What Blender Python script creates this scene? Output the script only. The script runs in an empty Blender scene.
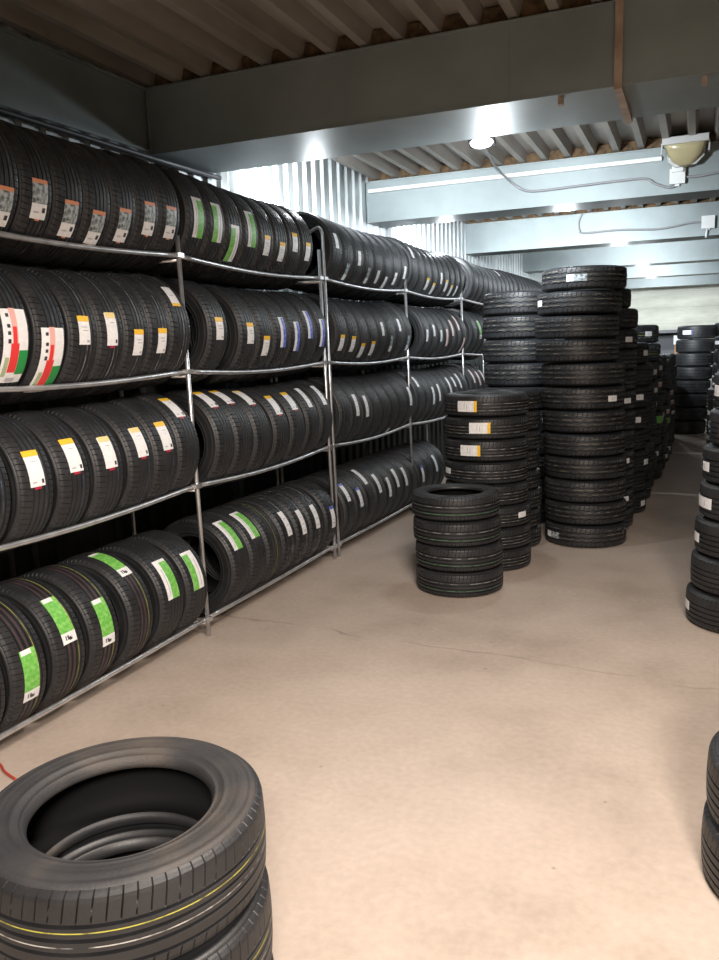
import bpy, bmesh, math, random
from mathutils import Vector, Matrix
random.seed(7)
PI = math.pi
C = bpy.context.scene.collection

# ------------------------------------------------------------------ helpers
def mesh(name, verts, faces, mats, idx=None, smooth=False):
    m = bpy.data.meshes.new(name)
    m.from_pydata([tuple(v) for v in verts], [], faces)
    for k in mats: m.materials.append(k)
    if idx:
        for p, i in zip(m.polygons, idx): p.material_index = i
    if smooth:
        for p in m.polygons: p.use_smooth = True
    m.validate(); m.update()
    bm = bmesh.new(); bm.from_mesh(m); bmesh.ops.recalc_face_normals(bm, faces=bm.faces); bm.to_mesh(m); bm.free()
    return m

def link(name, data, parent=None, loc=(0, 0, 0), rot=(0, 0, 0)):
    o = bpy.data.objects.new(name, data); C.objects.link(o)
    o.location = loc; o.rotation_euler = rot
    if parent: o.parent = parent
    return o

def tag(o, label=None, cat=None, group=None, kind=None):
    if label: o['label'] = label
    if cat: o['category'] = cat
    if group: o['group'] = group
    if kind: o['kind'] = kind
    return o

class MB:
    """collects boxes and tubes into one mesh"""
    def __init__(s): s.v = []; s.f = []
    def box(s, a, b):
        n = len(s.v); x0, y0, z0 = a; x1, y1, z1 = b
        s.v += [(x0,y0,z0),(x1,y0,z0),(x1,y1,z0),(x0,y1,z0),(x0,y0,z1),(x1,y0,z1),(x1,y1,z1),(x0,y1,z1)]
        for q in ((0,3,2,1),(4,5,6,7),(0,1,5,4),(1,2,6,5),(2,3,7,6),(3,0,4,7)): s.f.append([n+i for i in q])
        return s
    def obox(s, c, half, M):
        n = len(s.v)
        for sx, sy, sz in ((-1,-1,-1),(1,-1,-1),(1,1,-1),(-1,1,-1),(-1,-1,1),(1,-1,1),(1,1,1),(-1,1,1)):
            s.v.append(tuple(Vector(c)+M@Vector((sx*half[0], sy*half[1], sz*half[2]))))
        for q in ((0,3,2,1),(4,5,6,7),(0,1,5,4),(1,2,6,5),(2,3,7,6),(3,0,4,7)): s.f.append([n+i for i in q])
        return s
    def tube(s, pts, r, seg=10):
        pts = [Vector(p) for p in pts]; n0 = len(s.v)
        up = None
        for i, p in enumerate(pts):
            d = (pts[min(i+1, len(pts)-1)] - pts[max(i-1, 0)]).normalized()
            if up is None:
                up = Vector((0,0,1)) if abs(d.z) < .9 else Vector((1,0,0))
            a = d.cross(up).normalized(); b = a.cross(d).normalized(); up = b
            for k in range(seg):
                t = 2*PI*k/seg; s.v.append(tuple(p + a*math.cos(t)*r + b*math.sin(t)*r))
        for i in range(len(pts)-1):
            for k in range(seg):
                a = n0+i*seg+k; b = n0+i*seg+(k+1)%seg
                s.f.append([a, b, b+seg, a+seg])
        s.f.append([n0+k for k in range(seg)][::-1]); s.f.append([n0+(len(pts)-1)*seg+k for k in range(seg)])
        return s
    def prism(s, poly, axis, a, b):
        """poly: 2D points, extruded along axis between a and b"""
        n = len(s.v); k = len(poly)
        for t in (a, b):
            for p, q in poly:
                s.v.append({0:(t,p,q),1:(p,t,q),2:(p,q,t)}[axis])
        s.f.append(list(range(n, n+k))[::-1]); s.f.append(list(range(n+k, n+2*k)))
        for i in range(k):
            j = (i+1) % k; s.f.append([n+i, n+j, n+k+j, n+k+i])
        return s
    def build(s, name, m, parent=None, loc=(0,0,0), rot=(0,0,0), smooth=False):
        return link(name, mesh(name, s.v, s.f, [m], smooth=smooth), parent, loc, rot)

def lathe(prof, seg, close=False):
    v = []; f = []; n = len(prof)
    for j in range(seg):
        t = 2*PI*j/seg
        for r, z in prof: v.append((r*math.cos(t), r*math.sin(t), z))
    for j in range(seg):
        a = j*n; b = ((j+1) % seg)*n
        for i in range(n-1 if not close else n):
            k = (i+1) % n; f.append([a+i, b+i, b+k, a+k])
    return v, f

# ------------------------------------------------------------------ materials
def newmat(name, col, rough=.5, metal=0., spec=.5):
    m = bpy.data.materials.new(name); m.use_nodes = True
    b = m.node_tree.nodes['Principled BSDF']
    b.inputs['Base Color'].default_value = (*col, 1); b.inputs['Roughness'].default_value = rough
    b.inputs['Metallic'].default_value = metal; b.inputs['Specular IOR Level'].default_value = spec
    return m
def N(m, t, **kw):
    n = m.node_tree.nodes.new(t)
    for k, v in kw.items(): setattr(n, k, v)
    return n
def noise_col(m, cols, scale=8, detail=6, coord='Object', stretch=None, rough=None, bump=0, bscale=None, pos=(.3,.7)):
    nt = m.node_tree; L = nt.links; b = nt.nodes['Principled BSDF']
    tc = N(m, 'ShaderNodeTexCoord'); src = tc.outputs['Object' if coord == 'World' else coord]
    if coord == 'World':
        src = N(m, 'ShaderNodeNewGeometry').outputs['Position']
    if stretch:
        mp = N(m, 'ShaderNodeMapping'); mp.inputs['Scale'].default_value = stretch
        L.new(src, mp.inputs[0]); src = mp.outputs[0]
    no = N(m, 'ShaderNodeTexNoise'); no.inputs['Scale'].default_value = scale; no.inputs['Detail'].default_value = detail
    L.new(src, no.inputs['Vector'])
    cr = N(m, 'ShaderNodeValToRGB'); e = cr.color_ramp.elements
    e[0].position = pos[0]; e[0].color = (*cols[0], 1); e[1].position = pos[1]; e[1].color = (*cols[-1], 1)
    if len(cols) == 3:
        k = e.new((pos[0]+pos[1])/2); k.color = (*cols[1], 1)
    L.new(no.outputs['Fac'], cr.inputs[0]); L.new(cr.outputs[0], b.inputs['Base Color'])
    if rough:
        mr = N(m, 'ShaderNodeMapRange'); mr.inputs['To Min'].default_value = rough[0]; mr.inputs['To Max'].default_value = rough[1]
        L.new(no.outputs['Fac'], mr.inputs['Value']); L.new(mr.outputs[0], b.inputs['Roughness'])
    if bump:
        n2 = N(m, 'ShaderNodeTexNoise'); n2.inputs['Scale'].default_value = bscale or scale*6; n2.inputs['Detail'].default_value = 4
        L.new(src, n2.inputs['Vector'])
        bp = N(m, 'ShaderNodeBump'); bp.inputs['Strength'].default_value = bump; bp.inputs['Distance'].default_value = .004
        L.new(n2.outputs['Fac'], bp.inputs['Height']); L.new(bp.outputs[0], b.inputs['Normal'])
    return m

RUB = noise_col(newmat('tread_rubber', (.02,.02,.022), .5), [(.012,.0125,.0140),(.022,.0227,.025)], 9, rough=(.40,.58), bump=.15, bscale=180)
SID = noise_col(newmat('sidewall_rubber', (.02,.02,.022), .5), [(.012,.0125,.0135),(.022,.0225,.024)], 6, rough=(.38,.56), bump=.1, bscale=150)
DUST = noise_col(newmat('dusty_sidewall_rubber', (.04,.04,.04), .5), [(.020,.021,.024),(.033,.032,.033),(.075,.062,.052)], 4.5, 10, rough=(.5,.7), bump=.3, bscale=140, pos=(.36,.74))
LIN = newmat('inner_liner_rubber', (.004,.004,.0045), .8, spec=.25)
def stripe(name, col, worn=.45):
    m = newmat(name, col, .7)
    noise_col(m, [(.018,.018,.019), col], 26, 3, pos=(worn-.08, worn+.12))
    return m
ST = dict(y=stripe('yellow_tread_line', (.42,.40,.06), .36), w=stripe('white_tread_line', (.42,.42,.40), .47), g=stripe('green_tread_line', (.10,.30,.12), .42),
          r=stripe('maroon_tread_line', (.16,.05,.06), .36), b=stripe('blue_tread_line', (.06,.12,.2), .5), d=stripe('dried_wax_line', (.22,.185,.135), .52))

def flat(name, col, rough=.45): return newmat(name, col, rough)
WHI = noise_col(flat('label_white', (.8,.8,.8)), [(.70,.70,.71),(.84,.84,.84)], 40)
YEL = flat('label_yellow', (.85,.50,.03)); YEP = flat('label_pale_yellow', (.80,.62,.25)); GRN = noise_col(flat('label_green', (.15,.5,.08)), [(.12,.42,.06),(.24,.55,.13)], 60, pos=(.4,.62))
RED = flat('label_red', (.7,.04,.04)); DRD = flat('label_dark_red', (.35,.02,.04)); INK = flat('label_ink', (.04,.04,.05)); GRY = noise_col(flat('label_photo_grey', (.3,.33,.34)), [(.07,.09,.09),(.42,.47,.49)], 55, pos=(.38,.6))
PINK = flat('label_pink', (.75,.40,.36)); BLU = noise_col(flat('label_blue', (.08,.12,.55)), [(.06,.09,.5),(.3,.36,.75)], 60, pos=(.45,.7)); ORA = flat('label_orange', (.62,.24,.12)); DGR = flat('label_dark_green', (.02,.26,.06)); OLV = flat('label_sage', (.35,.42,.25)); LGY = flat('label_print_grey', (.42,.42,.45))

CHR = noise_col(newmat('zinc_tube', (.6,.6,.61), .3, .85), [(.58,.58,.59),(.80,.80,.81)], 14, rough=(.25,.42))
GAL = noise_col(newmat('galvanised_sheet', (.5,.52,.53), .35, .8), [(.36,.38,.39),(.52,.55,.56),(.60,.62,.63)], 7, 5, 'World', rough=(.3,.5), stretch=(1,1,.25))
DEK = noise_col(newmat('ceiling_deck', (.4,.38,.35), .5, .35), [(.22,.195,.17),(.38,.35,.315)], 5, 6, 'World', rough=(.4,.6), stretch=(1,.25,1))
BEA = noise_col(newmat('grey_painted_steel', (.27,.31,.31), .4, .25), [(.185,.215,.218),(.25,.29,.293)], 2.2, 6, 'World', rough=(.42,.58))
DRK = newmat('dark_steel', (.05,.05,.055), .5, .3)
WOL = noise_col(newmat('mineral_wool', (.2,.12,.05), .95), [(.03,.02,.012),(.13,.078,.036)], 22, 6, 'World', bump=.8)
PLA = newmat('white_plastic', (.62,.63,.62), .5); COND = newmat('grey_conduit', (.22,.22,.23), .5)
WOOD = noise_col(newmat('tan_strap', (.34,.22,.15), .7), [(.28,.2,.15),(.42,.32,.25)], 12)
BOX = newmat('carton_board', (.45,.25,.12), .8)

# concrete floor: stained, with one wandering crack along x and small cracks
FLO = newmat('concrete_floor', (.4,.33,.27), .5)
def floor_mat(m):
    nt = m.node_tree; L = nt.links; b = nt.nodes['Principled BSDF']
    pos = N(m, 'ShaderNodeNewGeometry').outputs['Position']
    n1 = N(m, 'ShaderNodeTexNoise'); n1.inputs['Scale'].default_value = 1.1; n1.inputs['Detail'].default_value = 9; n1.inputs['Roughness'].default_value = .62
    L.new(pos, n1.inputs['Vector'])
    cr = N(m, 'ShaderNodeValToRGB'); e = cr.color_ramp.elements
    e[0].position = .3; e[0].color = (.375,.305,.25,1); e[1].position = .72; e[1].color = (.56,.47,.40,1)
    k = e.new(.5); k.color = (.49,.405,.34,1)
    L.new(n1.outputs['Fac'], cr.inputs[0])
    n2 = N(m, 'ShaderNodeTexNoise'); n2.inputs['Scale'].default_value = 34; n2.inputs['Detail'].default_value = 8
    L.new(pos, n2.inputs['Vector'])
    r2 = N(m, 'ShaderNodeMapRange'); r2.inputs['From Min'].default_value = .35; r2.inputs['From Max'].default_value = .7; r2.inputs['To Min'].default_value = .92; r2.inputs['To Max'].default_value = 1.04
    L.new(n2.outputs['Fac'], r2.inputs['Value'])
    mx = N(m, 'ShaderNodeMix', data_type='RGBA', blend_type='MULTIPLY'); mx.inputs['Factor'].default_value = 1
    L.new(cr.outputs[0], mx.inputs['A']); L.new(r2.outputs[0], mx.inputs['B'])
    # dark specks
    vo = N(m, 'ShaderNodeTexVoronoi'); vo.inputs['Scale'].default_value = 5.5
    L.new(pos, vo.inputs['Vector'])
    sp = N(m, 'ShaderNodeMapRange'); sp.inputs['From Min'].default_value = .02; sp.inputs['From Max'].default_value = .05; sp.inputs['To Min'].default_value = .45; sp.inputs['To Max'].default_value = 1
    L.new(vo.outputs['Distance'], sp.inputs['Value'])
    mx2 = N(m, 'ShaderNodeMix', data_type='RGBA', blend_type='MULTIPLY'); mx2.inputs['Factor'].default_value = .7
    L.new(mx.outputs['Result'], mx2.inputs['A']); L.new(sp.outputs[0], mx2.inputs['B'])
    # crack near y = 3.87 wandering with x
    sep = N(m, 'ShaderNodeSeparateXYZ'); L.new(pos, sep.inputs[0])
    n3 = N(m, 'ShaderNodeTexNoise'); n3.inputs['Scale'].default_value = 1.6; n3.inputs['Detail'].default_value = 8
    L.new(pos, n3.inputs['Vector'])
    def math_(op, a, bb):
        q = N(m, 'ShaderNodeMath', operation=op)
        for i, v in enumerate((a, bb)):
            if v is None: continue
            if isinstance(v, (int, float)): q.inputs[i].default_value = v
            else: L.new(v, q.inputs[i])
        return q.outputs[0]
    off = math_('MULTIPLY', math_('SUBTRACT', n3.outputs['Fac'], .5), .35)
    y = math_('ADD', sep.outputs['Y'], math_('MULTIPLY', sep.outputs['X'], .09))
    total = None
    for y0, w in ((3.84, .006), (8.2, .006), (-.2, .006)):
        d = math_('ABSOLUTE', math_('SUBTRACT', math_('ADD', y, off), y0), None)
        c = N(m, 'ShaderNodeMapRange'); c.inputs['From Min'].default_value = w*.2; c.inputs['From Max'].default_value = w*2
        L.new(d, c.inputs['Value'])
        total = c.outputs[0] if total is None else math_('MINIMUM', total, c.outputs[0])
    # the crack fades in and out
    n4 = N(m, 'ShaderNodeTexNoise'); n4.inputs['Scale'].default_value = 2.3
    L.new(pos, n4.inputs['Vector'])
    fd = N(m, 'ShaderNodeMapRange'); fd.inputs['From Min'].default_value = .38; fd.inputs['From Max'].default_value = .62; fd.inputs['To Max'].default_value = .62
    L.new(n4.outputs['Fac'], fd.inputs['Value'])
    mx3 = N(m, 'ShaderNodeMix', data_type='RGBA'); mx3.inputs['B'].default_value = (.12,.085,.065,1)
    inv = math_('MULTIPLY', math_('SUBTRACT', 1, total), fd.outputs[0])
    L.new(inv, mx3.inputs['Factor']); L.new(mx2.outputs['Result'], mx3.inputs['A'])
    L.new(mx3.outputs['Result'], b.inputs['Base Color'])
    rr = N(m, 'ShaderNodeMapRange'); rr.inputs['To Min'].default_value = .38; rr.inputs['To Max'].default_value = .62
    L.new(n1.outputs['Fac'], rr.inputs['Value']); L.new(rr.outputs[0], b.inputs['Roughness'])
    bp = N(m, 'ShaderNodeBump'); bp.inputs['Strength'].default_value = .12; bp.inputs['Distance'].default_value = .004
    L.new(n2.outputs['Fac'], bp.inputs['Height']); L.new(bp.outputs[0], b.inputs['Normal'])
floor_mat(FLO)

# far wall: pale sandwich panels with a band of patched render
FAR = newmat('far_wall_panel', (.55,.55,.45), .6)
def far_mat(m):
    nt = m.node_tree; L = nt.links; b = nt.nodes['Principled BSDF']
    pos = N(m, 'ShaderNodeNewGeometry').outputs['Position']
    n1 = N(m, 'ShaderNodeTexNoise'); n1.inputs['Scale'].default_value = 1.3; n1.inputs['Detail'].default_value = 10; n1.inputs['Roughness'].default_value = .7
    mp = N(m, 'ShaderNodeMapping'); mp.inputs['Scale'].default_value = (.5,1,2.2)
    L.new(pos, mp.inputs[0]); L.new(mp.outputs[0], n1.inputs['Vector'])
    cr = N(m, 'ShaderNodeValToRGB'); e = cr.color_ramp.elements
    e[0].position = .35; e[0].color = (.40,.40,.33,1); e[1].position = .62; e[1].color = (.60,.60,.52,1)
    L.new(n1.outputs['Fac'], cr.inputs[0])
    sep = N(m, 'ShaderNodeSeparateXYZ'); L.new(pos, sep.inputs[0])
    w = N(m, 'ShaderNodeMath', operation='PINGPONG'); w.inputs[1].default_value = .2; L.new(sep.outputs['Z'], w.inputs[0])
    j = N(m, 'ShaderNodeMapRange'); j.inputs['From Min'].default_value = .003; j.inputs['From Max'].default_value = .012; j.inputs['To Min'].default_value = .82
    L.new(w.outputs[0], j.inputs['Value'])
    mx = N(m, 'ShaderNodeMix', data_type='RGBA', blend_type='MULTIPLY'); mx.inputs['Factor'].default_value = 1
    L.new(cr.outputs[0], mx.inputs['A']); L.new(j.outputs[0], mx.inputs['B']); L.new(mx.outputs['Result'], b.inputs['Base Color'])
far_mat(FAR)
LENS_ON = bpy.data.materials.new('lit_led_lens'); LENS_ON.use_nodes = True
_e = LENS_ON.node_tree.nodes['Principled BSDF']; _e.inputs['Emission Color'].default_value = (.93,.97,1,1); _e.inputs['Emission Strength'].default_value = 7
LENS_OFF = newmat('yellowed_glass_lens', (.62,.55,.33), .15); LENS_OFF.node_tree.nodes['Principled BSDF'].inputs['Transmission Weight'].default_value = .45
LENS_OFF.node_tree.nodes['Principled BSDF'].inputs['Roughness'].default_value = .3

# ------------------------------------------------------------------ room
def XW(y): return -3.36 + .036*(y-4.57)
XL, XR, Y0, Y1, ZB, ZR = -3.40, 5.2, -2.6, 22.6, 2.90, 3.31
def struct(o): return tag(o, kind='structure')
struct(MB().box((XL-.1, Y0-.1, -.1), (XR+.1, Y1+.1, 0)).build('floor', FLO))
XL0 = XL
def corr(pitch, depth, a, b):
    """trapezoid wave from a to b -> (position, depth) pairs"""
    out = []; t = a
    while t < b:
        out += [(t, 0), (t+pitch*.50, 0), (t+pitch*.62, depth), (t+pitch*.88, depth)]; t += pitch
    return out
pr_ = corr(.17, .028, Y0, Y1)
v = []; f = []
idx = []
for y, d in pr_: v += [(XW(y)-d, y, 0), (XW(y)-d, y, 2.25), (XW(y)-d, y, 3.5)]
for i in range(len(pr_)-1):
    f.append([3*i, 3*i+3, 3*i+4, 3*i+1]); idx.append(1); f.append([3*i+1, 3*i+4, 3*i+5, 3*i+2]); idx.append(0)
n = len(v); v += [(x-.08, y, z) for x, y, z in v]
for i in range(len(pr_)-1): f.append([n+3*i, n+3*i+2, n+3*i+5, n+3*i+3]); idx.append(0)
DLS = noise_col(newmat('dark_lower_sheet', (.03,.035,.035), .55, .2), [(.03,.036,.037),(.06,.07,.07)], 5)  # darker sheet tone for the lower part of the left wall
struct(link('wall_left', mesh('wall_left', v, f, [GAL, DLS], idx)))
struct(MB().box((XR, Y0, 0), (XR+.1, Y1, 3.5)).build('wall_right', FAR))
struct(MB().box((XL-.1, Y1, 0), (XR+.1, Y1+.1, 3.5)).build('wall_back', FAR))
struct(MB().box((XL-.1, Y0-.1, 0), (XR+.1, Y0, 3.5)).build('wall_front', FAR))
# profiled steel deck: ribs hang down and run along y
poly = []; x = XL-.1
while x < XR+.1:
    poly += [(x, 3.40), (x+.118, 3.40), (x+.140, ZR), (x+.193, ZR)]; x += .215
v = []; f = []
for x, z in poly: v += [(x, Y0, z), (x, Y1, z)]
for i in range(len(poly)-1): f.append([2*i, 2*i+1, 2*i+3, 2*i+2])
n = len(v); v += [(x, y, z+.06) for x, y, z in v]
for i in range(len(poly)-1): f.append([n+2*i, n+2*i+2, n+2*i+3, n+2*i+1])
struct(link('ceiling', mesh('ceiling', v, f, [DEK])))
struct(MB().box((XL-.2, Y0-.1, 3.5), (XR+.1, Y1+.1, 3.56)).build('trim_9', DRK))
# boxed steel beams across, with flange lips and splice plates
BY = [4.57, 8.05, 11.5, 15.0, 18.1, 21.7]
for i, y in enumerate(BY):
    w = .66 if i == 0 else .42
    XL = XW(y)-.03
    m = MB().box((XL+.03, y, ZB), (XR, y+w, 3.29))
    m.box((XL+.03, y-.006, ZB-.012), (XR, y+w+.006, ZB)); m.box((XL+.03, y-.012, 3.285), (XR, y+w+.012, 3.297))
    if i == 0:
        m.box((-.99, y-.004, ZB), (-.985, y, 3.285)); m.box((XL+.05, y-.02, ZB), (XL+.065, y, 3.285))
    struct(m.build('trim_%d' % (i+1), BEA))
    wl = MB().box((XL+.05, y+.03, 3.298), (XR, y+w-.03, 3.39))
    struct(wl.build('trim_%d' % (i+11), WOL))
# long beam on the left wall, near bay
def quad(a0, a1, z0, z1, ya=Y0, yb=BY[0]): return [(XW(ya)+a0,ya,z0),(XW(ya)+a1,ya,z0),(XW(yb)+a1,yb,z0),(XW(yb)+a0,yb,z0),(XW(ya)+a0,ya,z1),(XW(ya)+a1,ya,z1),(XW(yb)+a1,yb,z1),(XW(yb)+a0,yb,z1)]
m = MB()
for q in (quad(-.09,.005,2.915,3.285), quad(-.09,.035,ZB,2.915), quad(-.09,.02,3.285,3.298)):
    n = len(m.v); m.v += q
    for ff in ((0,3,2,1),(4,5,6,7),(0,1,5,4),(1,2,6,5),(2,3,7,6),(3,0,4,7)): m.f.append([n+i for i in ff])
struct(m.build('trim_7', BEA)); XL = XW(BY[0])-.03
struct(MB().box((XL-.05, BY[0], 2.86), (XL+.05, BY[0]+.7, 2.895)).build('trim_8', DRK))
struct(MB().tube([(XW(-1)+.04, -1, 2.875), (XW(1.6)+.05, 1.6, 2.87), (XW(3.1)+.05, 3.1, 2.865), (XW(4.55)+.05, 4.55, 2.86), (XW(5.3)+.05, 5.3, 2.865)], .018, 8).build('trim_10', DRK, smooth=True))
# cables sagging under the left beam
tag(MB().tube([(XW(2.3)+.06, 2.3, 2.89), (XW(2.7)+.07, 2.75, 2.85), (XW(3.1)+.08, 3.1, 2.78), (XW(3.3)+.05, 3.35, 2.70), (XW(3.5)+.03, 3.5, 2.64)], .009, 6).build('power_cable', DRK, smooth=True),
    'thin black cable sagging below the steel beam above the top shelf', 'cable')

# straps, brackets, ducts, conduits, junction boxes
M_ = MB().box((-.445, 4.545, 2.885), (-.405, 4.565, 3.30)).box((-.445, 4.545, 2.868), (-.405, 5.26, 2.887))
tag(M_.build('strap', WOOD), 'tan strap folded down the face and underside of the nearest crossbeam', 'strap')
tag(MB().box((-.735, 4.60, 2.85), (-.71, 4.64, 2.888)).build('bracket', WOOD), 'small tan tab under the nearest crossbeam, left of the strap', 'bracket')
tag(MB().box((-.03, 4.60, 2.85), (-.005, 4.64, 2.888)).build('bracket', WOOD), 'small tan tab under the nearest crossbeam, right of the strap', 'bracket')
tag(MB().box((-3.2, 8.015, 3.18), (-.36, 8.046, 3.215)).build('cable_duct', PLA), 'long white cable duct along the top of the second crossbeam', 'cable duct')
def smooth_path(pts, k=6):
    P = [Vector(p) for p in pts]; out = []
    for i in range(len(P)-1):
        a = P[max(i-1,0)]; b = P[i]; c = P[i+1]; d = P[min(i+2,len(P)-1)]
        for j in range(k):
            t = j/k; out.append(.5*((2*b)+(c-a)*t+(2*a-5*b+4*c-d)*t*t+(3*b-a-3*c+d)*t**3))
    out.append(P[-1]); return out
cp = [(-1.42,5.42,2.92),(-1.6,6.2,3.2),(-1.78,7.6,3.22),(-1.74,8.0,3.16),(-1.66,8.02,3.09),(-1.577,8.03,3.045),(-1.44,8.03,3.03),(-1.07,8.03,3.038),(-.72,8.03,3.045),(-.5,8.03,3.04),(-.41,8.03,2.988),(-.3,8.03,2.945),(-.225,8.03,2.96),(-.204,8.03,3.0)]
tag(MB().tube(smooth_path(cp), .011, 8).build('conduit', COND, smooth=True), 'grey flexible conduit from the lit lamp along the second crossbeam', 'conduit')
tag(MB().tube(smooth_path([(-.17,8.03,3.02),(-.04,8.03,3.017),(.115,8.03,3.03),(.6,8.03,3.05),(1.5,8.03,3.05)]), .011, 8).build('conduit', COND, smooth=True), 'grey conduit running right from the junction box on second crossbeam', 'conduit')
tag(MB().tube(smooth_path([(-1.50,11.48,3.29),(-1.54,11.48,3.2),(-1.53,11.48,3.09),(-1.46,11.48,3.042),(-1.01,11.48,3.044),(-.51,11.48,3.016),(-.15,11.48,3.06),(.01,11.48,3.056)]), .012, 8).build('conduit', COND, smooth=True), 'grey conduit drooping along the third crossbeam', 'conduit')
def jbox(x, y, z, s, lab):
    r = link('junction_box', None, loc=(x, y, z)); tag(r, lab, 'junction box', 'junction boxes on the crossbeams')
    bm = MB().box((-s, -.045, -s), (s, 0, s)).box((-s*.3, -.03, -s-.02), (s*.3, -.01, -s)); bm.build('housing', PLA, r)
    MB().box((-s*1.04, -.055, -s*1.04), (s*1.04, -.045, s*1.04)).build('lid', PLA, r)
jbox(-.225, 8.048, 3.028, .062, 'small white junction box on second crossbeam below the big floodlight')
jbox(.06, 11.498, 3.05, .075, 'small white junction box near right end of third crossbeam')
tag(MB().tube([(.05,11.47,2.97),(.04,11.46,2.86)], .014).build('cable_stub', PLA, smooth=True), 'white cable stub hanging below the third crossbeam junction box', 'cable')

# big unlit floodlight
fl = link('floodlight', None, loc=(-.165, 7.915, 3.185)); fl.scale = (.62,.62,.78); tag(fl, 'large unlit floodlight with yellowed glass above the aisle', 'floodlight')
hs = MB(); prof = [(-.30,.16),(.30,.16),(.30,.10),(-.30,.10)]
hs.box((-.30,-.20,.11), (.30,.12,.16)); hs.prism([(-.27,.10),(.27,.10),(.25,-.02),(.15,-.10),(-.12,-.12),(-.22,-.06)], 1, .02, .12)
hs.box((-.30,-.22,.095),(.30,-.19,.17)); hs.box((-.32,-.05,.02),(-.30,.08,.14)); hs.box((.30,-.05,.02),(.32,.08,.14))
hs.build('housing', newmat('floodlight_casing', (.42,.42,.41), .5), fl)
seg = 14; v = []; f = []
for k, (sx, zz, yy) in enumerate([(1,.10,-.20),(.98,.04,-.17),(.86,-.04,-.10),(.62,-.10,-.02),(.30,-.125,.04)]):
    for j in range(seg+1):
        t = -1+2*j/seg; v.append((t*.275*sx, yy+.05*abs(t)**3, zz+.012*(abs(t)**4)*(k>0)*4))
for k in range(4):
    for j in range(seg): f.append([k*(seg+1)+j, k*(seg+1)+j+1, (k+1)*(seg+1)+j+1, (k+1)*(seg+1)+j])
lo = link('glass_lens', mesh('glass_lens', v, f, [LENS_OFF], smooth=True), fl)
so = lo.modifiers.new('t', 'SOLIDIFY'); so.thickness = .008
REF = newmat('lamp_reflector', (.8,.77,.6), .25, .6)
for s in (-1, 1): MB().prism([(s*.06,.085),(s*.25,.085),(s*.20,-.03),(s*.06,-.05)], 1, -.03, 0).build('reflector', REF, fl)
MB().tube([(-.05,-.05,.03),(.05,-.05,.03)], .022, 10).build('bulb', PLA, fl, smooth=True)
MB().box((-.17,.08,-.16),(-.02,.185,.02)).build('mounting_plate', PLA, fl)
MB().tube([(-.12,.17,-.02),(-.115,.17,-.06)], .012).build('cable_gland', COND, fl, smooth=True)

# lit LED lamps, one behind each crossbeam
def led(x, y, z, lab, power, side=0., cone=100):
    r = link('led_floodlight', None, loc=(x, y, z)); tag(r, lab, 'lamp', 'lit lamps behind the crossbeams')
    A = Matrix.Rotation(math.radians(-35), 3, 'X')
    MB().obox((0,0,.02), (.085,.05,.014), A).build('housing', DRK, r)
    v, f = lathe([(.001,.030),(.03,.027),(.055,.018),(.072,.004),(.076,-.008)], 24)
    v = [tuple(A @ Vector((a, b*.55, -.004-c*.9)) ) for a, b, c in v]
    link('lens', mesh('lens', v, f, [LENS_ON], smooth=True), r)
    MB().box((-.015,-.16,.03),(.015,.0,.04)).build('bracket', COND, r)
    ld = bpy.data.lights.new('led_light', 'POINT'); ld.energy = power*.30; ld.color = (.88,.95,1); ld.shadow_soft_size = .05
    link('lamp_light', ld, r, loc=(0, .34, -.30))
    sd = bpy.data.lights.new('led_flood', 'SPOT'); sd.energy = power*5.0; sd.color = (.88,.95,1); sd.shadow_soft_size = .1; sd.spot_size = math.radians(cone); sd.spot_blend = 1
    link('lamp_beam', sd, r, loc=(0, .09, -.05), rot=(math.radians(78), 0, side))
LW = 1.15
led(-1.345, 5.38, 2.895, 'brightly lit LED lamp hanging just behind the nearest crossbeam', 60*LW)
for k, (x, y, p, lab) in enumerate([(-1.35,8.62,70,'lit lamp behind the second crossbeam'),(-1.1,12.07,70,'lit lamp behind the third crossbeam'),(-1.0,15.57,60,'lit lamp behind the fourth crossbeam'),(-1.0,18.67,60,'lit lamp behind the fifth crossbeam')]):
    led(x, y, 3.06, lab, p*LW)
led(-2.72, 5.42, 3.10, 'lit lamp behind the nearest crossbeam by the left wall', 40*LW, .5, 130)
led(-2.65, 8.62, 3.08, 'lit lamp behind the second crossbeam by the left wall', 36*LW, .4, 130)

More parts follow.
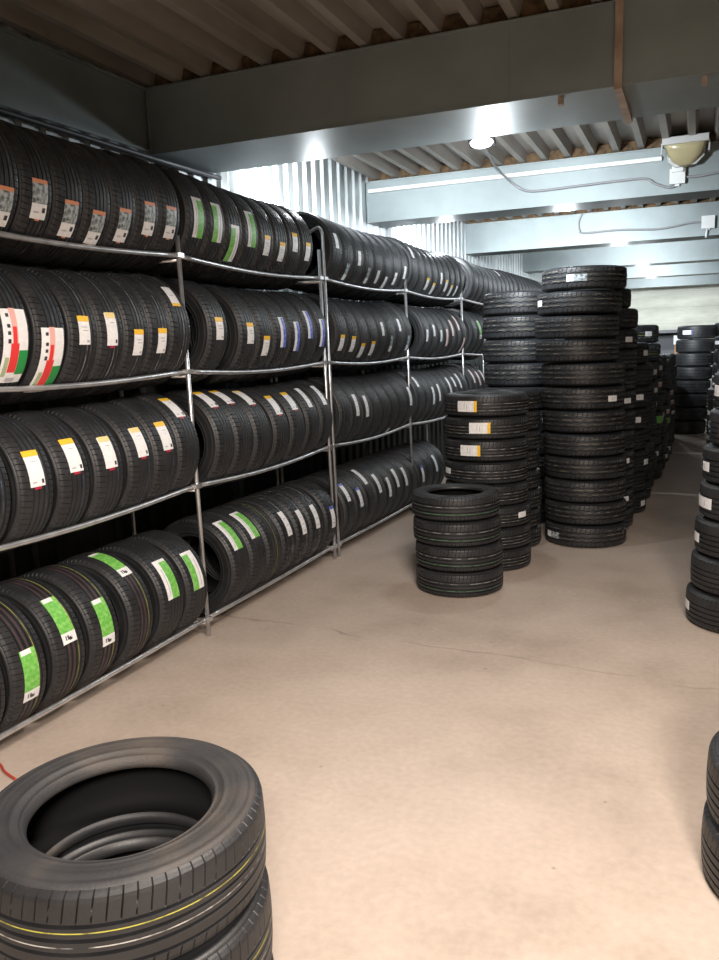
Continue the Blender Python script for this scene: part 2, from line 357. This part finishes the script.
# ------------------------------------------------------------------ tyre meshes (R .32, W .2, axis = local z)
R0, W0 = .32, .20
def tread_mesh(kind):
    H = .090
    if kind == 'zigzag': gro = [(-.040,.0042),(0,.0042),(.040,.0042)]; strp = [(-.022,.0020),(.020,.0026),(.061,.0016)]; npit = 56
    elif kind == 'block': gro = [(-.050,.005),(-.017,.004),(.017,.004),(.050,.005)]; strp = [(-.034,.0016),(0,.0016),(.034,.0016)]; npit = 50
    else: gro = [(-.055,.0038),(-.027,.0042),(.001,.0042),(.029,.0042)]; strp = [(-.041,.0013),(-.013,.0013),(.016,.0013)]; npit = 72
    cols = []                                       # (u, depth, slot of the face to the next column)
    for c, w in gro: cols += [(c-w,0,0),(c-w*.55,.0085,0),(c+w*.55,.0085,0),(c+w,0,0)]
    for i, (c, w) in enumerate(strp): cols += [(c-w,0,i+1),(c+w,0,0)]
    for u in (-H,-.087,-.081,-.073,-.064, .064,.073,.081,.087,H): cols.append((u,0,0))
    for u in (-.0095, .0095, -.0275,.0275,-.044,.044,.0365,.050,.057):
        if all(abs(u-c[0]) > .0022 for c in cols): cols.append((u,0,0))
    cols.sort()
    th = []
    for k in range(npit):
        for d in (0,.07,.5,.93): th.append((k, d))
    v = []; f = []; idx = []; nc = len(cols)
    for j, (k, d) in enumerate(th):
        for u, dep, s in cols:
            r = R0 - .005*(u/H)**2
            a = abs(u)
            if a > .078: r -= .013*((a-.078)/(H-.078))**1.6
            uu = u
            sl = 0
            if kind == 'touring':
                sl = (u-.03)*.5 if u > .03 else (u+.058)*.6 if u < -.058 else 0
                cut = .0045 if (u > .0345 or u < -.0605) and d == 0 else 0
                if abs(u-.055) < .006 and k % 3 == 0: cut = 0
            elif kind == 'block':
                sl = u*3.2
                cut = .0065 if d == 0 and a > .02 else (.004 if d == 0 and k % 2 else 0)
            else:
                sl = u*.7
                cut = .005 if d == 0 and a > .046 else 0
                if a < .048 and dep > 0 or (a < .05 and not dep and abs(a-.04) < .006) or a < .006:
                    uu = u + (.0035 if (k % 2) ^ (d > .4) else -.0035)
            r -= max(dep, cut)
            t = 2*PI*(k+d)/npit + sl
            v.append((r*math.cos(t), r*math.sin(t), uu))
    nt = len(th)
    for j in range(nt):
        a = j*nc; b = ((j+1) % nt)*nc
        for i in range(nc-1):
            f.append([a+i, b+i, b+i+1, a+i+1]); idx.append(cols[i][2])
    return mesh('tread_'+kind, v, f, [RUB, RUB, RUB, RUB], idx)
TREAD = {k: tread_mesh(k) for k in ('touring', 'zigzag', 'block')}
SP = [(.302,.090),(.300,.0925),(.2945,.0955),(.288,.0972),(.2872,.0965),(.281,.0982),(.272,.0997),(.262,.1),(.2605,.0992),(.256,.0995),(.246,.0985),(.236,.0962),(.2345,.0974),(.229,.0962),(.2275,.0938),(.219,.0915),(.2135,.0885),(.2125,.090),(.2085,.0875),(.2035,.0785),(.201,.072),(.2005,.066),(.203,.061),(.209,.058)]
def sidewall(sign, m, seg=72):
    v, f = lathe([(r, sign*z) for r, z in SP], seg)
    return mesh('sidewall', v, f, [m], smooth=True)
SWM = {'n': (sidewall(1, SID), sidewall(-1, SID)), 'd': (sidewall(1, DUST, 128), sidewall(-1, DUST, 128))}
lv, lf = lathe([(.209,.058),(.226,.070),(.25,.080),(.272,.082),(.290,.070),(.299,.05),(.302,.02),(.302,-.02),(.299,-.05),(.290,-.070),(.272,-.082),(.25,-.080),(.226,-.070),(.209,-.058)], 72)
LINER = mesh('inner_liner', lv, lf, [LIN], smooth=True)

# ------------------------------------------------------------------ paper labels, wrapped on the tread; s = along the arc, u = along the axle
_pc = {}
def patch(nm, s0, s1, u0, u1, m, lift):
    key = (nm, s0, s1, u0, u1, m.name, lift)
    if key in _pc: return _pc[key]
    n = max(2, int(abs(s1-s0)/.012)); v = []; f = []
    nu = max(1, int(abs(u1-u0)/.022)); us = [u0+(u1-u0)*i/nu for i in range(nu+1)]; w = nu+1
    for j in range(n+1):
        t = (s0+(s1-s0)*j/n)/R0
        for rr in (R0+.0012+lift, R0+.0003+lift):
            for u in us:
                r = rr-.005*(u/.090)**2
                v.append((r*math.cos(t), r*math.sin(t), u))
    for j in range(n):
        a = j*2*w; b = a+2*w
        for i in range(nu):
            f += [[a+i, a+i+1, b+i+1, b+i], [a+w+i, b+w+i, b+w+i+1, a+w+i+1]]
        f += [[a, b, b+w, a+w], [a+nu, a+w+nu, b+w+nu, b+nu]]
    for i in range(nu): f += [[i, w+i, w+i+1, i+1], [n*2*w+i, n*2*w+i+1, n*2*w+w+i+1, n*2*w+w+i]]
    _pc[key] = mesh(nm, v, f, [m]); return _pc[key]
# every kind: (base patch), [sub patches]
K = {
 'P': (( -.088,.088,-.046,.046,WHI), [('header_band',.070,.088,-.046,.046,ORA),('picture',-.018,.070,-.046,.046,GRY),('print_block',-.056,-.034,-.036,-.018,INK),('print_line',-.060,-.054,0,.03,LGY),('tab',-.096,-.088,-.012,.014,ORA)]),
 'Y': (( -.066,.066,-.038,.038,WHI), [('header_band',.042,.068,-.039,.039,YEL),('print_line',.014,.018,-.018,.018,LGY),('print_line',-.002,.002,-.026,.012,LGY),('print_block',-.056,-.044,-.032,-.014,LGY)]),
 'Z': (( -.080,.080,-.040,.040,WHI), [('header_band',.056,.084,-.041,.041,YEL),('print_block',-.068,-.050,-.034,-.022,INK),('print_line',.03,.034,-.022,.01,LGY),('print_line',-.064,-.058,.004,.026,LGY),('tab',-.092,-.080,-.016,.022,DRD)]),
 'T': (( -.080,.080,-.040,.040,WHI), [('header_band',.054,.082,-.038,.034,YEP),('print_block',-.068,-.050,-.034,-.022,INK),('print_line',.03,.034,-.022,.01,LGY),('tab',-.092,-.080,-.016,.022,DRD)]),
 'V': (( -.066,.066,-.038,.038,WHI), [('header_band',-.066,-.048,-.038,.038,YEL),('print_line',.0,.004,-.022,.02,LGY)]),
 'W': (( -.062,.062,-.028,.028,WHI), [('print_line',.02,.024,-.015,.015,LGY),('print_line',-.03,-.026,-.018,.010,LGY)]),
 'L': (( -.095,.095,-.030,.030,WHI), [('print_line',.03,.036,-.015,.015,LGY),('print_line',-.02,-.014,-.015,.010,LGY),('print_line',-.07,-.064,-.018,.010,LGY)]),
 'S': (( -.045,.045,-.026,.026,WHI), [('print_line',-.01,-.006,-.015,.015,LGY)]),
 'H': (( -.075,.075,-.028,.028,GRY), [('print_area',-.075,-.022,-.028,.028,WHI)]),
 'B': (( -.105,.105,-.034,.034,WHI), [('blue_side',-.105,.10,-.034,.002,BLU)]),
 'C': (( -.085,.085,-.030,.030,WHI), [('blue_head',.066,.088,-.031,.031,BLU),('print_line',-.02,-.016,-.015,.015,LGY),('print_line',-.05,-.046,-.018,.010,BLU)]),
 'G': (( -.118,.118,-.048,.048,WHI), [('green_side',-.118,.10,-.048,.010,GRN),('print_line',-.10,.06,.022,.026,LGY)]),
 'J': (( -.118,.118,-.048,.048,WHI), [('green_side',-.118,.10,.000,.048,GRN),('print_line',-.10,.06,-.028,-.024,LGY)]),
 'E': (( -.118,.118,-.040,.040,GRN), [('white_end',-.120,-.070,-.041,.041,WHI),('print_block',-.104,-.084,.002,.022,INK),('print_block',-.108,-.092,-.016,.002,INK),('white_head',.095,.118,-.018,.034,WHI)]),
 'R': (( -.165,.165,-.070,.070,WHI), [('red_head',.02,.168,-.010,.022,PINK),('red_arrow',-.03,.09,-.004,.018,RED),('red_block',-.11,.02,-.016,.030,RED),('green_block',-.12,-.01,-.071,-.018,DGR),('sage_block',-.13,-.04,.034,.056,OLV),('printed_mark',.130,.145,.030,.046,INK),('printed_mark',.085,.100,.030,.046,INK),('printed_mark',.055,.070,.030,.046,INK),('printed_mark',.02,.038,.030,.046,INK),('print_block',-.158,-.138,-.03,.02,LGY)]),
 'Q': (( -.095,.095,-.030,.030,PINK), [('white_side',-.095,.095,.012,.030,WHI)]),
 'K': (( -.078,.078,-.048,.048,WHI), [('yellow_end',.058,.080,-.049,.049,YEL),('print_line',.0,.004,-.03,.02,LGY),('print_line',-.02,-.016,-.02,.03,LGY)]),
}
def sticker(parent, kind, ang, u=0.):
    b, subs = K[kind]
    r = link('sticker', patch('sticker', *b, 0.), parent, loc=(0, 0, u), rot=(0, 0, ang))
    for q in subs: link(q[0], patch(*q[:6], .0012), r)
    return r

# ------------------------------------------------------------------ one tyre, then copies of it and its parts
proto = {}
def tyre(kind, loc, rot, R, W, label, group, stripes='', side='n', spin=None):
    key = (kind, side)
    if key not in proto:
        r = bpy.data.objects.new('tyre', None); r.empty_display_size = .1
        parts = []
        for nm, d in (('tread', TREAD[kind]), ('sidewall', SWM[side][0]), ('sidewall', SWM[side][1]), ('inner_liner', LINER)):
            parts.append(bpy.data.objects.new(nm, d))
        proto[key] = (r, parts)
    r0, parts = proto[key]
    r = r0.copy(); C.objects.link(r)
    r.location = loc; r.rotation_euler = rot; r.scale = (R/R0, R/R0, W/W0)
    tag(r, label, 'tyre', group)
    sp = random.random()*6.28 if spin is None else spin
    for p in parts:
        c = p.copy(); C.objects.link(c); c.parent = r; c.rotation_euler = (0, 0, sp)
        if p is parts[0]:
            for i, s in enumerate(stripes[:3]):
                if s in ST:
                    c.material_slots[i+1].link = 'OBJECT'; c.material_slots[i+1].material = ST[s]
    return r

ORD = ['first','second','third','fourth','fifth','sixth','seventh','eighth','ninth','tenth','eleventh','twelfth','thirteenth','fourteenth','fifteenth','sixteenth','seventeenth','eighteenth','nineteenth','twentieth']
KN = {'P':'tyre with picture sticker','Y':'tyre with yellow-topped sticker','Z':'tyre with yellow-topped red-tabbed sticker','T':'tyre with torn yellow-topped sticker','V':'tyre with high yellow-bottomed sticker','W':'tyre with white sticker','L':'tyre with long white sticker','S':'tyre with small white sticker','H':'tyre with grey-white sticker','B':'tyre with blue-white sticker','C':'tyre with blue-topped sticker','G':'tyre with white-left green-right sticker','J':'tyre with green-left white-right sticker','E':'tyre with green white-ended sticker','R':'tyre with big red-green sticker','Q':'tyre with pink-white sticker','K':'tyre with yellow-ended sticker','':'plain black tyre'}
BAY = ['before the first post','before the double post','past the double post','past the third post','beyond the fourth post']
def bay(y): return 0 if y < 3.7 else 1 if y < 5.47 else 2 if y < 7.3 else 3 if y < 9.35 else 4
SHN = ['', 'top', 'second', 'third', 'bottom']
RAIL = {1: 2.12, 2: 1.505, 3: .872, 4: .10}
# y along the rack, sticker kind, sticker angle (degrees up from level)
SH = {
1: ('touring', [(2.24,'',0),(2.46,'P',-36),(2.66,'P',-24),(2.86,'P',-35),(3.04,'P',-39),(3.20,'P',-33),(3.37,'P',-23),(3.56,'P',-24),
    (3.80,'G',-13),(3.96,'J',-12),(4.13,'J',-30),(4.31,'G',-7),(4.51,'Y',-22),(4.70,'Y',-26),(4.90,'Y',-11),(5.10,'Y',-21),
    (5.58,'W',6),(5.78,'H',-35),(5.97,'W',-9),(6.19,'H',-32),(6.40,'W',-31),(6.61,'W',-39),(6.80,'W',-30),(7.03,'W',-18),
    (7.40,'W',21),(7.60,'',0),(7.81,'Y',-30),(8.03,'Y',-36),(8.22,'W',-12),(8.45,'Y',-25),(8.70,'Y',-34),(8.95,'W',-34),(9.17,'',0)]
    + [(9.62+.235*i, 'W' if i in (6,18) else '', 40) for i in range(20)]),
2: ('touring', [(2.22,'',0),(2.43,'R',-22),(2.63,'R',-35),(2.83,'Y',-7),(3.03,'T',-6),(3.22,'Y',-19),(3.40,'Y',-19),(3.58,'V',26),
    (3.92,'Y',-7),(4.25,'Y',-9),(4.46,'Y',-23),(4.67,'B',-6),(4.88,'B',-12),(5.08,'B',3),(5.28,'B',-10),
    (5.60,'Y',-22),(5.82,'Y',-22),(6.05,'Y',-31),(6.26,'Y',-27),(6.46,'W',5),(6.70,'H',-20),(6.90,'W',11),(7.16,'H',-23),
    (7.69,'W',-8),(7.89,'W',3),(8.13,'W',-6),(8.34,'Q',-9),(8.54,'Q',11),(8.78,'Q',22),(8.99,'Q',-29),
    (9.45,'',0),(9.68,'E',6),(9.90,'E',-2),(10.12,'',0)]),
3: ('touring', [(2.20,'',0),(2.43,'Z',6),(2.65,'Z',12),(2.88,'T',9),(3.11,'T',12),(3.33,'Z',12),(3.55,'Z',41),
    (3.88,'Z',47),(4.09,'Z',51),(4.31,'T',47),(4.56,'Z',29),(4.80,'Z',31),(5.03,'L',32),(5.26,'L',30),
    (5.62,'',0),(5.82,'L',9),(6.02,'L',6),(6.23,'',0),(6.45,'',0),(6.67,'W',-54),(6.88,'',0),(7.09,'L',7),
    (7.42,'W',30),(7.64,'',0),(7.85,'L',1),(8.06,'L',6),(8.27,'',0),(8.49,'L',18),(8.72,'W',22),(8.93,'L',22),(9.15,'',0),
    (9.40,'Q',23),(9.62,'Q',18),(9.86,'Q',22)]),
4: ('touring', [(2.08,'',0),(2.30,'E',-8),(2.53,'E',24),(2.76,'E',6),(3.01,'E',58),(3.28,'G',18),(3.51,'J',15),
    (3.97,'G',36),(4.18,'G',40),(4.38,'',0),(4.59,'L',20),(4.80,'L',13),(5.01,'L',12),(5.27,'C',0),
    (5.61,'C',29),(5.82,'C',13),(6.03,'L',45),(6.26,'L',23),(6.47,'L',9),(6.68,'L',19),(6.92,'L',15),
    (7.16,'',0),(7.40,'C',5),(7.62,'',0),(7.84,'L',15),(8.06,'',0)]),
}
def XF_(y, z):
    return -2.545 - .018*z + (max(0, y-5.5)*.025)
cnt = {}
def width(row, y):
    return {1: [.178, .187, .197, .184, .218], 2: [.180, .199, .197, .199, .205], 3: [.199, .199, .197, .184, .205], 4: [.199, .199, .199, .199, .205]}[row][bay(y)]
LIM = [(-9, 3.668), (3.72, 5.43), (5.545, 7.175), (7.225, 8.945), (8.995, 11.475), (11.525, 14.37)]    # clear spans between rack posts
def relax(L, row):
    """settle the tyres of one shelf so that they neither cut each other nor the posts"""
    out = []
    for q, (lo, hi) in enumerate(LIM):
        seg = [(y, (5.5+(y-5.5)*.955 if y > 5.5 else y + [0,.03,.015,.05,.03][row]), width(row, y)+.004) for y, k, a in L if (bay(y) == q if q < 4 else bay(y) == 4 and (y < 11.85) == (q == 4))]
        ys = [p[1] for p in seg]; ws = [p[2] for p in seg]
        for _ in range(600):
            for i in range(len(ys)-1):
                need = (ws[i]+ws[i+1])/2 - (ys[i+1]-ys[i])
                if need > 0: ys[i] -= need/2; ys[i+1] += need/2
            for i in range(len(ys)): ys[i] = min(max(ys[i], lo+ws[i]/2), hi-ws[i]/2)
        out += ys
    return out
for row in (1, 2, 3, 4):
    _, L = SH[row]; YS = relax(L, row)
    nb = {}
    for (y, k, a), yy in zip(L, YS):
        b = bay(y); nb[b] = nb.get(b, 0)+1
        near = y < 5.5
        kd = 'touring'
        if row == 3 and b == 2: kd = 'block'
        if row == 2 and b in (2,): kd = 'block'
        if row == 1 and b == 1: kd = 'block'
        if row == 4 and 4.5 < y < 5.5: kd = 'zigzag'
        stp = ''
        if row == 4 and b == 0: stp = 'yrr' if k == 'E' else ''
        if row == 4 and y == 4.38: stp = 'dyd'
        if row == 4 and y > 4.5: stp = 'w' if y < 5.2 else ''
        if row == 2 and b == 0 and y > 2.7: stp = 'dw' 
        if row == 2 and b == 0 and y < 2.7: stp = 'bb'
        if row == 1 and b < 2: stp = 'd'
        if row == 3 and b == 0: stp = 'b'
        w = width(row, y)
        R = (.30 if b < 2 else .298) if row > 1 else .291
        if row == 1 and b == 4 and y < 9.7: R = .30
        z = RAIL[row] + (.230 if row > 1 else .219)
        sag = .03*math.sin(PI*min(1, max(0, {0:(y-1.9)/1.8,1:(y-3.72)/1.75,2:(y-5.52)/1.83,3:(y-7.35)/2.0,4:(y-9.4)/2.4}[b])))*(row != 4)
        lean = random.uniform(-.008, .008); yaw = random.uniform(-.008, .008)
        if row == 4 and y == 3.01: lean = .0; yaw = .06
        tip = 'leaning ' if yaw > .05 else ''
        seq = nb[b]
        lab = '%s%s, %s on %s shelf, %s' % (tip, KN[k], 'furthest left' if (b == 0 and seq == 1) else ORD[seq-1]+' from left', SHN[row], BAY[b])
        t = tyre(kd, (XF_(yy, RAIL[row]) - .219, yy, z - sag), (PI/2+lean, 0, yaw), R, w, lab, 'tyres on the %s shelf' % SHN[row], stp)
        if k:
            sticker(t, k, math.radians(a + (11 if row == 1 else 9 if row < 4 else 7)*(1 if y < 5.5 else .6)), random.uniform(-.008, .008) if k != 'R' else 0)

# ------------------------------------------------------------------ racks
def rack(label, posts, y_start, y_end, zr, tops):
    r = link('tyre_rack', None, loc=(-2.79, y_start, 0)); tag(r, label, 'rack', 'zinc tube tyre racks along the left wall')
    o = Vector((-2.79, y_start, 0))
    def T(name, pts, rad=.0125): return MB().tube([Vector(p)-o for p in pts], rad, 10).build(name, CHR, r, smooth=True)
    for (y, top) in posts:
        T('post', [(XF_(y,0)+.012, y, 0), (XF_(y,top)+.012, y, top)]); T('post', [(XF_(y,0)-.45, y, 0), (XF_(y,top)-.45, y, top)])
        for z in zr: T('end_bar', [(XF_(y,z), y, z-.025), (XF_(y,z)-.438, y, z-.025)], .009)
    ys = [p[0] for p in posts]
    for i in range(len(ys)-1):
        a, b = ys[i], ys[i+1]
        for z in zr:
            s = .03 if z > .5 else 0.006
            P = [(a+(b-a)*t/12, z+.0-s*math.sin(PI*t/12)) for t in range(13)]
            T('rail', [(XF_(y,z), y, zz) for y, zz in P]); T('rail', [(XF_(y,z)-.438, y, zz) for y, zz in P])
    for (y, top) in posts:
        for z in zr:
            XF = XF_(y, z); MB().box((XF-o.x-.006, y-o.y-.028, z-.012), (XF-o.x+.028, y-o.y+.028, z+.012)).build('bracket', CHR, r)
    return r
ZRS = [.10, .872, 1.505, 2.12]
r1 = rack('silver tube rack nearest the camera, four levels of tyres', [(1.9,2.2),(3.695,2.22),(5.45,2.32)], 1.9, 5.46, ZRS, None)
r2 = rack('silver tube rack beyond the double post, four levels of tyres', [(5.525,2.44),(7.2,2.24),(8.97,2.46),(11.5,2.2),(14.4,2.2)], 5.52, 14.4, ZRS, None)
# looped top of the second rack's near end frame
o = Vector((-2.79, 5.52, 0))
MB().tube([Vector(p)-o for p in smooth_path([(XF_(5.5,2.44)+.012,5.525,2.44),(-2.592,5.527,2.475),(-2.62,5.53,2.485),(-2.68,5.53,2.46),(-2.74,5.53,2.42)])], .0125, 10).build('bent_tube_end', CHR, r2, smooth=True)

# ------------------------------------------------------------------ floor stacks
CNT = [0]
def stack(x, y, n, R, W, name, kind='zigzag', stripes='', offs=None, labels=None, side='n', jit=.012, z0=0., group=None, pitch=None):
    """labels: {index from the bottom: (kind, angle)}; offs: x (and y) shift per tyre, bottom first"""
    P = pitch or W*.985
    for i in range(n):
        ox, oy = (offs[i] if offs else (random.uniform(-jit, jit), random.uniform(-jit, jit)))
        k, a = (labels or {}).get(i, ('', 0))
        pos = 'topmost' if i == n-1 else 'lowest' if i == 0 else ORD[n-1-i]+' from top'
        lab = '%s, %s in %s' % (KN[k], pos, name)
        tl = random.uniform(-.008, .008)
        t = tyre(kind, (x+ox, y+oy, z0+W/2+P*i), (tl*.7, random.uniform(-.004,.004), 0), R, W*.97, lab, group or 'tyres stacked on the floor', stripes, side)
        CNT[0] += 1
        if k: sticker(t, k, math.radians(a), random.uniform(-.01,.01))
    return n

# hero stack, nearest
HX, HY, HZ = -1.155, 1.30, .21
for i, (dx, dy) in enumerate([(.02,-.02),(.012,-.01),(-.005,.01)]):
    tyre('touring', (HX+dx, HY+dy, .1045+.2075*i), (0, 0, 0), .318, .209,
         'dusty black tyre, %s of the three stacked nearest the camera' % ['lowest','middle one','topmost'][i], 'three tyres stacked nearest the camera', '-wy', 'd' if i == 2 else 'n')
# short stack of four
stack(-1.44, 5.05, 4, .290, .168, 'the short four-high stack', 'touring', 'g-w', offs=[(.012,0),(.008,0),(-.004,0),(-.012,0)])
# eight high with yellow-ended labels
stack(-1.40, 5.70, 8, .302, .160, 'the labelled eight-high stack', 'touring', 'wdw', offs=[(.02,0),(.018,.0),(.015,0),(-.002,0),(-.005,0),(-.004,0),(-.002,0),(0,0)],
      labels={7:('K',-103),6:('K',-85),5:('K',-98),4:('S',-140),2:('S',-25)})
stack(-1.425, 6.33, 8, .302, .158, 'the unlabelled eight-high middle stack', 'zigzag', 'dd')
stack(-1.47, 7.3, 10, .335, .208, 'the ten-high stack left of tallest', 'zigzag', 'ddd', jit=.01)
# tallest stack of twelve
offs = [-.0,-.005,-.01,-.01,-.02,-.03,-.04,-.04,-.085,-.09,-.075,-.04]
stack(-.80, 6.58, 12, .320, .178, 'the tallest twelve-high stack', 'zigzag', 'ddd', offs=[(q, random.uniform(-.008,.008)) for q in offs],
      labels={11:('H',-92),10:('S',-150),6:('S',-38),0:('H',-135),5:('S',-170)}, pitch=.1805)
# rubber flap hanging off the tallest stack
tag(MB().box((-.50,6.43,.14),(-.46,6.49,.155)).box((-.50,6.43,.10),(-.49,6.49,.15)).build('rubber_flap', SID), 'small torn rubber flap beside the lowest tyres of tallest stack', 'rubber scrap')
# aisle row behind the tallest stack
rows = [(7.24,-.745,12,.30,.172,'zigzag'),(7.90,-.71,8,.31,.20,'block'),(8.57,-.70,7,.31,.20,'touring'),(9.23,-.69,9,.31,.198,'touring'),(9.87,-.665,7,.31,.20,'touring'),
        (10.53,-.66,7,.32,.205,'zigzag'),(11.23,-.64,7,.32,.195,'touring'),(11.92,-.63,7,.32,.20,'touring'),(12.60,-.63,7,.32,.20,'touring'),(13.28,-.63,7,.32,.20,'touring'),(13.96,-.64,6,.32,.20,'touring')]
for q, (y, x, n, R, W, kd) in enumerate(rows):
    lb = {}
    for i in range(n):
        if q == 0 and i in (1,3,6,9): lb[i] = ('S', -35)
        elif q >= 1 and random.random() < .55: lb[i] = (random.choice(['W','S','W','S','Q','E'] if q > 1 else ['W','S']), random.choice([-60,-45,-30,-20]))
    if q == 1: lb[8] = ('W', -75)
    if q == 2: lb[2] = ('E', -70)
    lean = [((-.09 if i == n-1 else -.03) if q == 0 else random.uniform(-.02,.02), random.uniform(-.004,.004)) for i in range(n)]
    stack(x, y, n, R, W, 'the %s stack behind the tallest' % ORD[q], kd, random.choice(['wyw','wdw','ddd','rgw']) if q > 1 else 'd', offs=lean, labels=lb, group='tyres stacked along the left of the aisle')
# a leaning tyre lies on top of the fourth aisle stack's pile
# end of the aisle
eo = [(-.10+.018*i, 0) for i in range(8)]
stack(-.05, 14.85, 8, .315, .23, 'the tidy stack ending the aisle', 'zigzag', '', offs=eo, labels={7:('C',-120)}, group='tyres stacked at the far end of the aisle')
stack(.58, 15.4, 8, .335, .235, 'the stack right of tidy far stack', 'zigzag', '', group='tyres stacked at the far end of the aisle')
stack(-.95, 15.3, 6, .335, .22, 'the stack left of tidy far stack', 'touring', '', group='tyres stacked at the far end of the aisle')
# right-hand row
lo = [-.018,.002,.016,.033,.041,.07,.083]
stack(.33, 4.85, 7, .31, .206, 'the near right-hand stack', 'touring', '', offs=[(v_-.02+.0, random.uniform(-.01,.01)) for v_ in lo],
      labels={0:('S',-167),2:('S',-165),3:('L',-160),5:('Q',-130),6:('L',-150),4:('S',-160)}, group='tyres stacked along the right of the aisle')
for q, (y, x, n, kd) in enumerate([(5.9,.42,6,'touring'),(7.05,.40,6,'touring'),(9.2,.55,8,'touring'),(11.2,.56,9,'zigzag'),(13.6,.52,8,'touring')]):
    stack(x, y, n, .315, .205, 'the %s stack behind near right-hand stack' % ORD[q], kd, '', labels={j: ('W', -150) for j in range(1, n, 3)}, group='tyres stacked along the right of the aisle')
# very near stack at the lower right edge
stack(.43, 2.45, 3, .335, .205, 'the low lower-right edge stack', 'touring', '', offs=[(-.035,0),(-.028,.0),(.012,0)], group='tyres stacked at the right edge')

# far end bits seen over the stacks
cb = link('cardboard_box', None, loc=(-.26, 16.1, 0)); tag(cb, 'brown cardboard box beside the tidy far stack', 'box')
MB().box((-.14,-.2,0),(.22,.2,1.62)).build('carton', BOX, cb); MB().box((-.16,-.22,1.5),(.24,.22,1.66)).build('lid', PLA, cb)
sh = link('dark_shelf_unit', None, loc=(-.55, 17.5, 0)); tag(sh, 'dark open shelf unit against the pale far wall', 'shelf')
for sx in (-.42, .42):
    for sy in (-.2, .2): MB().box((sx-.03, sy-.03, 0), (sx+.03, sy+.03, 1.78)).build('leg', DRK, sh)
for z in (.3, 1.0, 1.72): MB().box((-.45,-.23,z),(.45,.23,z+.06)).build('shelf_board', DRK, sh)
MB().box((-.39,.2,.3),(.39,.22,1.75)).build('back_panel', DRK, sh)

# red and grey wires on the floor at the left edge
tag(MB().tube(smooth_path([(-2.75,2.20,.006),(-2.55,2.18,.006),(-2.45,2.13,.006),(-2.36,2.10,.006)]), .005, 6).build('wire', newmat('red_wire', (.45,.05,.03), .5), smooth=True), 'red wire end on the floor at the left edge', 'wire')
tag(MB().tube(smooth_path([(-2.80,2.10,.006),(-2.6,2.10,.006),(-2.50,2.06,.006),(-2.40,2.04,.006)]), .004, 6).build('wire', newmat('grey_wire', (.15,.15,.13), .5), smooth=True), 'dark thin wire end on the floor beside the red wire', 'wire')

# ------------------------------------------------------------------ near bay lamps (above and behind the camera)
for (x, y, e, sp, lab) in ((-.1, 1.7, 9, 310, 'warm ceiling lamp over the near bay'), (.9, -1.5, 14, 900, 'warm ceiling lamp behind the camera')):
    r = link('ceiling_lamp', None, loc=(x, y, 3.22)); tag(r, lab, 'lamp', 'warm lamps of the near bay')
    MB().box((-.5,-.1,-.02),(.5,.1,.08)).build('housing', PLA, r)
    ld = bpy.data.lights.new('warm_light', 'AREA'); ld.shape = 'RECTANGLE'; ld.size = 1.0; ld.size_y = .25; ld.energy = e; ld.color = (1,.86,.72)
    link('lamp_light', ld, r, loc=(0,0,-.05))
    sd = bpy.data.lights.new('warm_flood', 'SPOT'); sd.energy = sp; sd.color = (1,.89,.80); sd.shadow_soft_size = .4; sd.spot_size = math.radians(122); sd.spot_blend = .5
    lo = link('lamp_beam', sd, r, loc=(0,0,-.1)); d = Vector((-.55,1.3,-3.0)); lo.rotation_euler = d.to_track_quat('-Z','Y').to_euler()

# ------------------------------------------------------------------ camera, world, view
w = bpy.data.worlds.new('W'); bpy.context.scene.world = w; w.use_nodes = True
w.node_tree.nodes['Background'].inputs[0].default_value = (.5,.55,.6,1); w.node_tree.nodes['Background'].inputs[1].default_value = .05
cd = bpy.data.cameras.new('camera'); cd.sensor_fit = 'VERTICAL'; cd.sensor_height = 36; cd.lens = 30; cd.clip_end = 100
cam = bpy.data.objects.new('camera', cd); C.objects.link(cam)
rt = Vector((.92233458,.3851911,-.03044223)); dn = Vector((.03474974,-.16115785,-.98631669)); fw = Vector((-.38482642,.90865613,-.16202675))
Mx = Matrix((rt, -dn, -fw)).transposed().to_4x4(); Mx.translation = (0, 0, 1.6); cam.matrix_world = Mx
sc = bpy.context.scene; sc.camera = cam
sc.view_settings.view_transform = 'Standard'; sc.view_settings.look = 'None'; sc.view_settings.gamma = 1; sc.view_settings.exposure = .6
print('floor tyres', CNT[0], 'objects', len(bpy.data.objects))
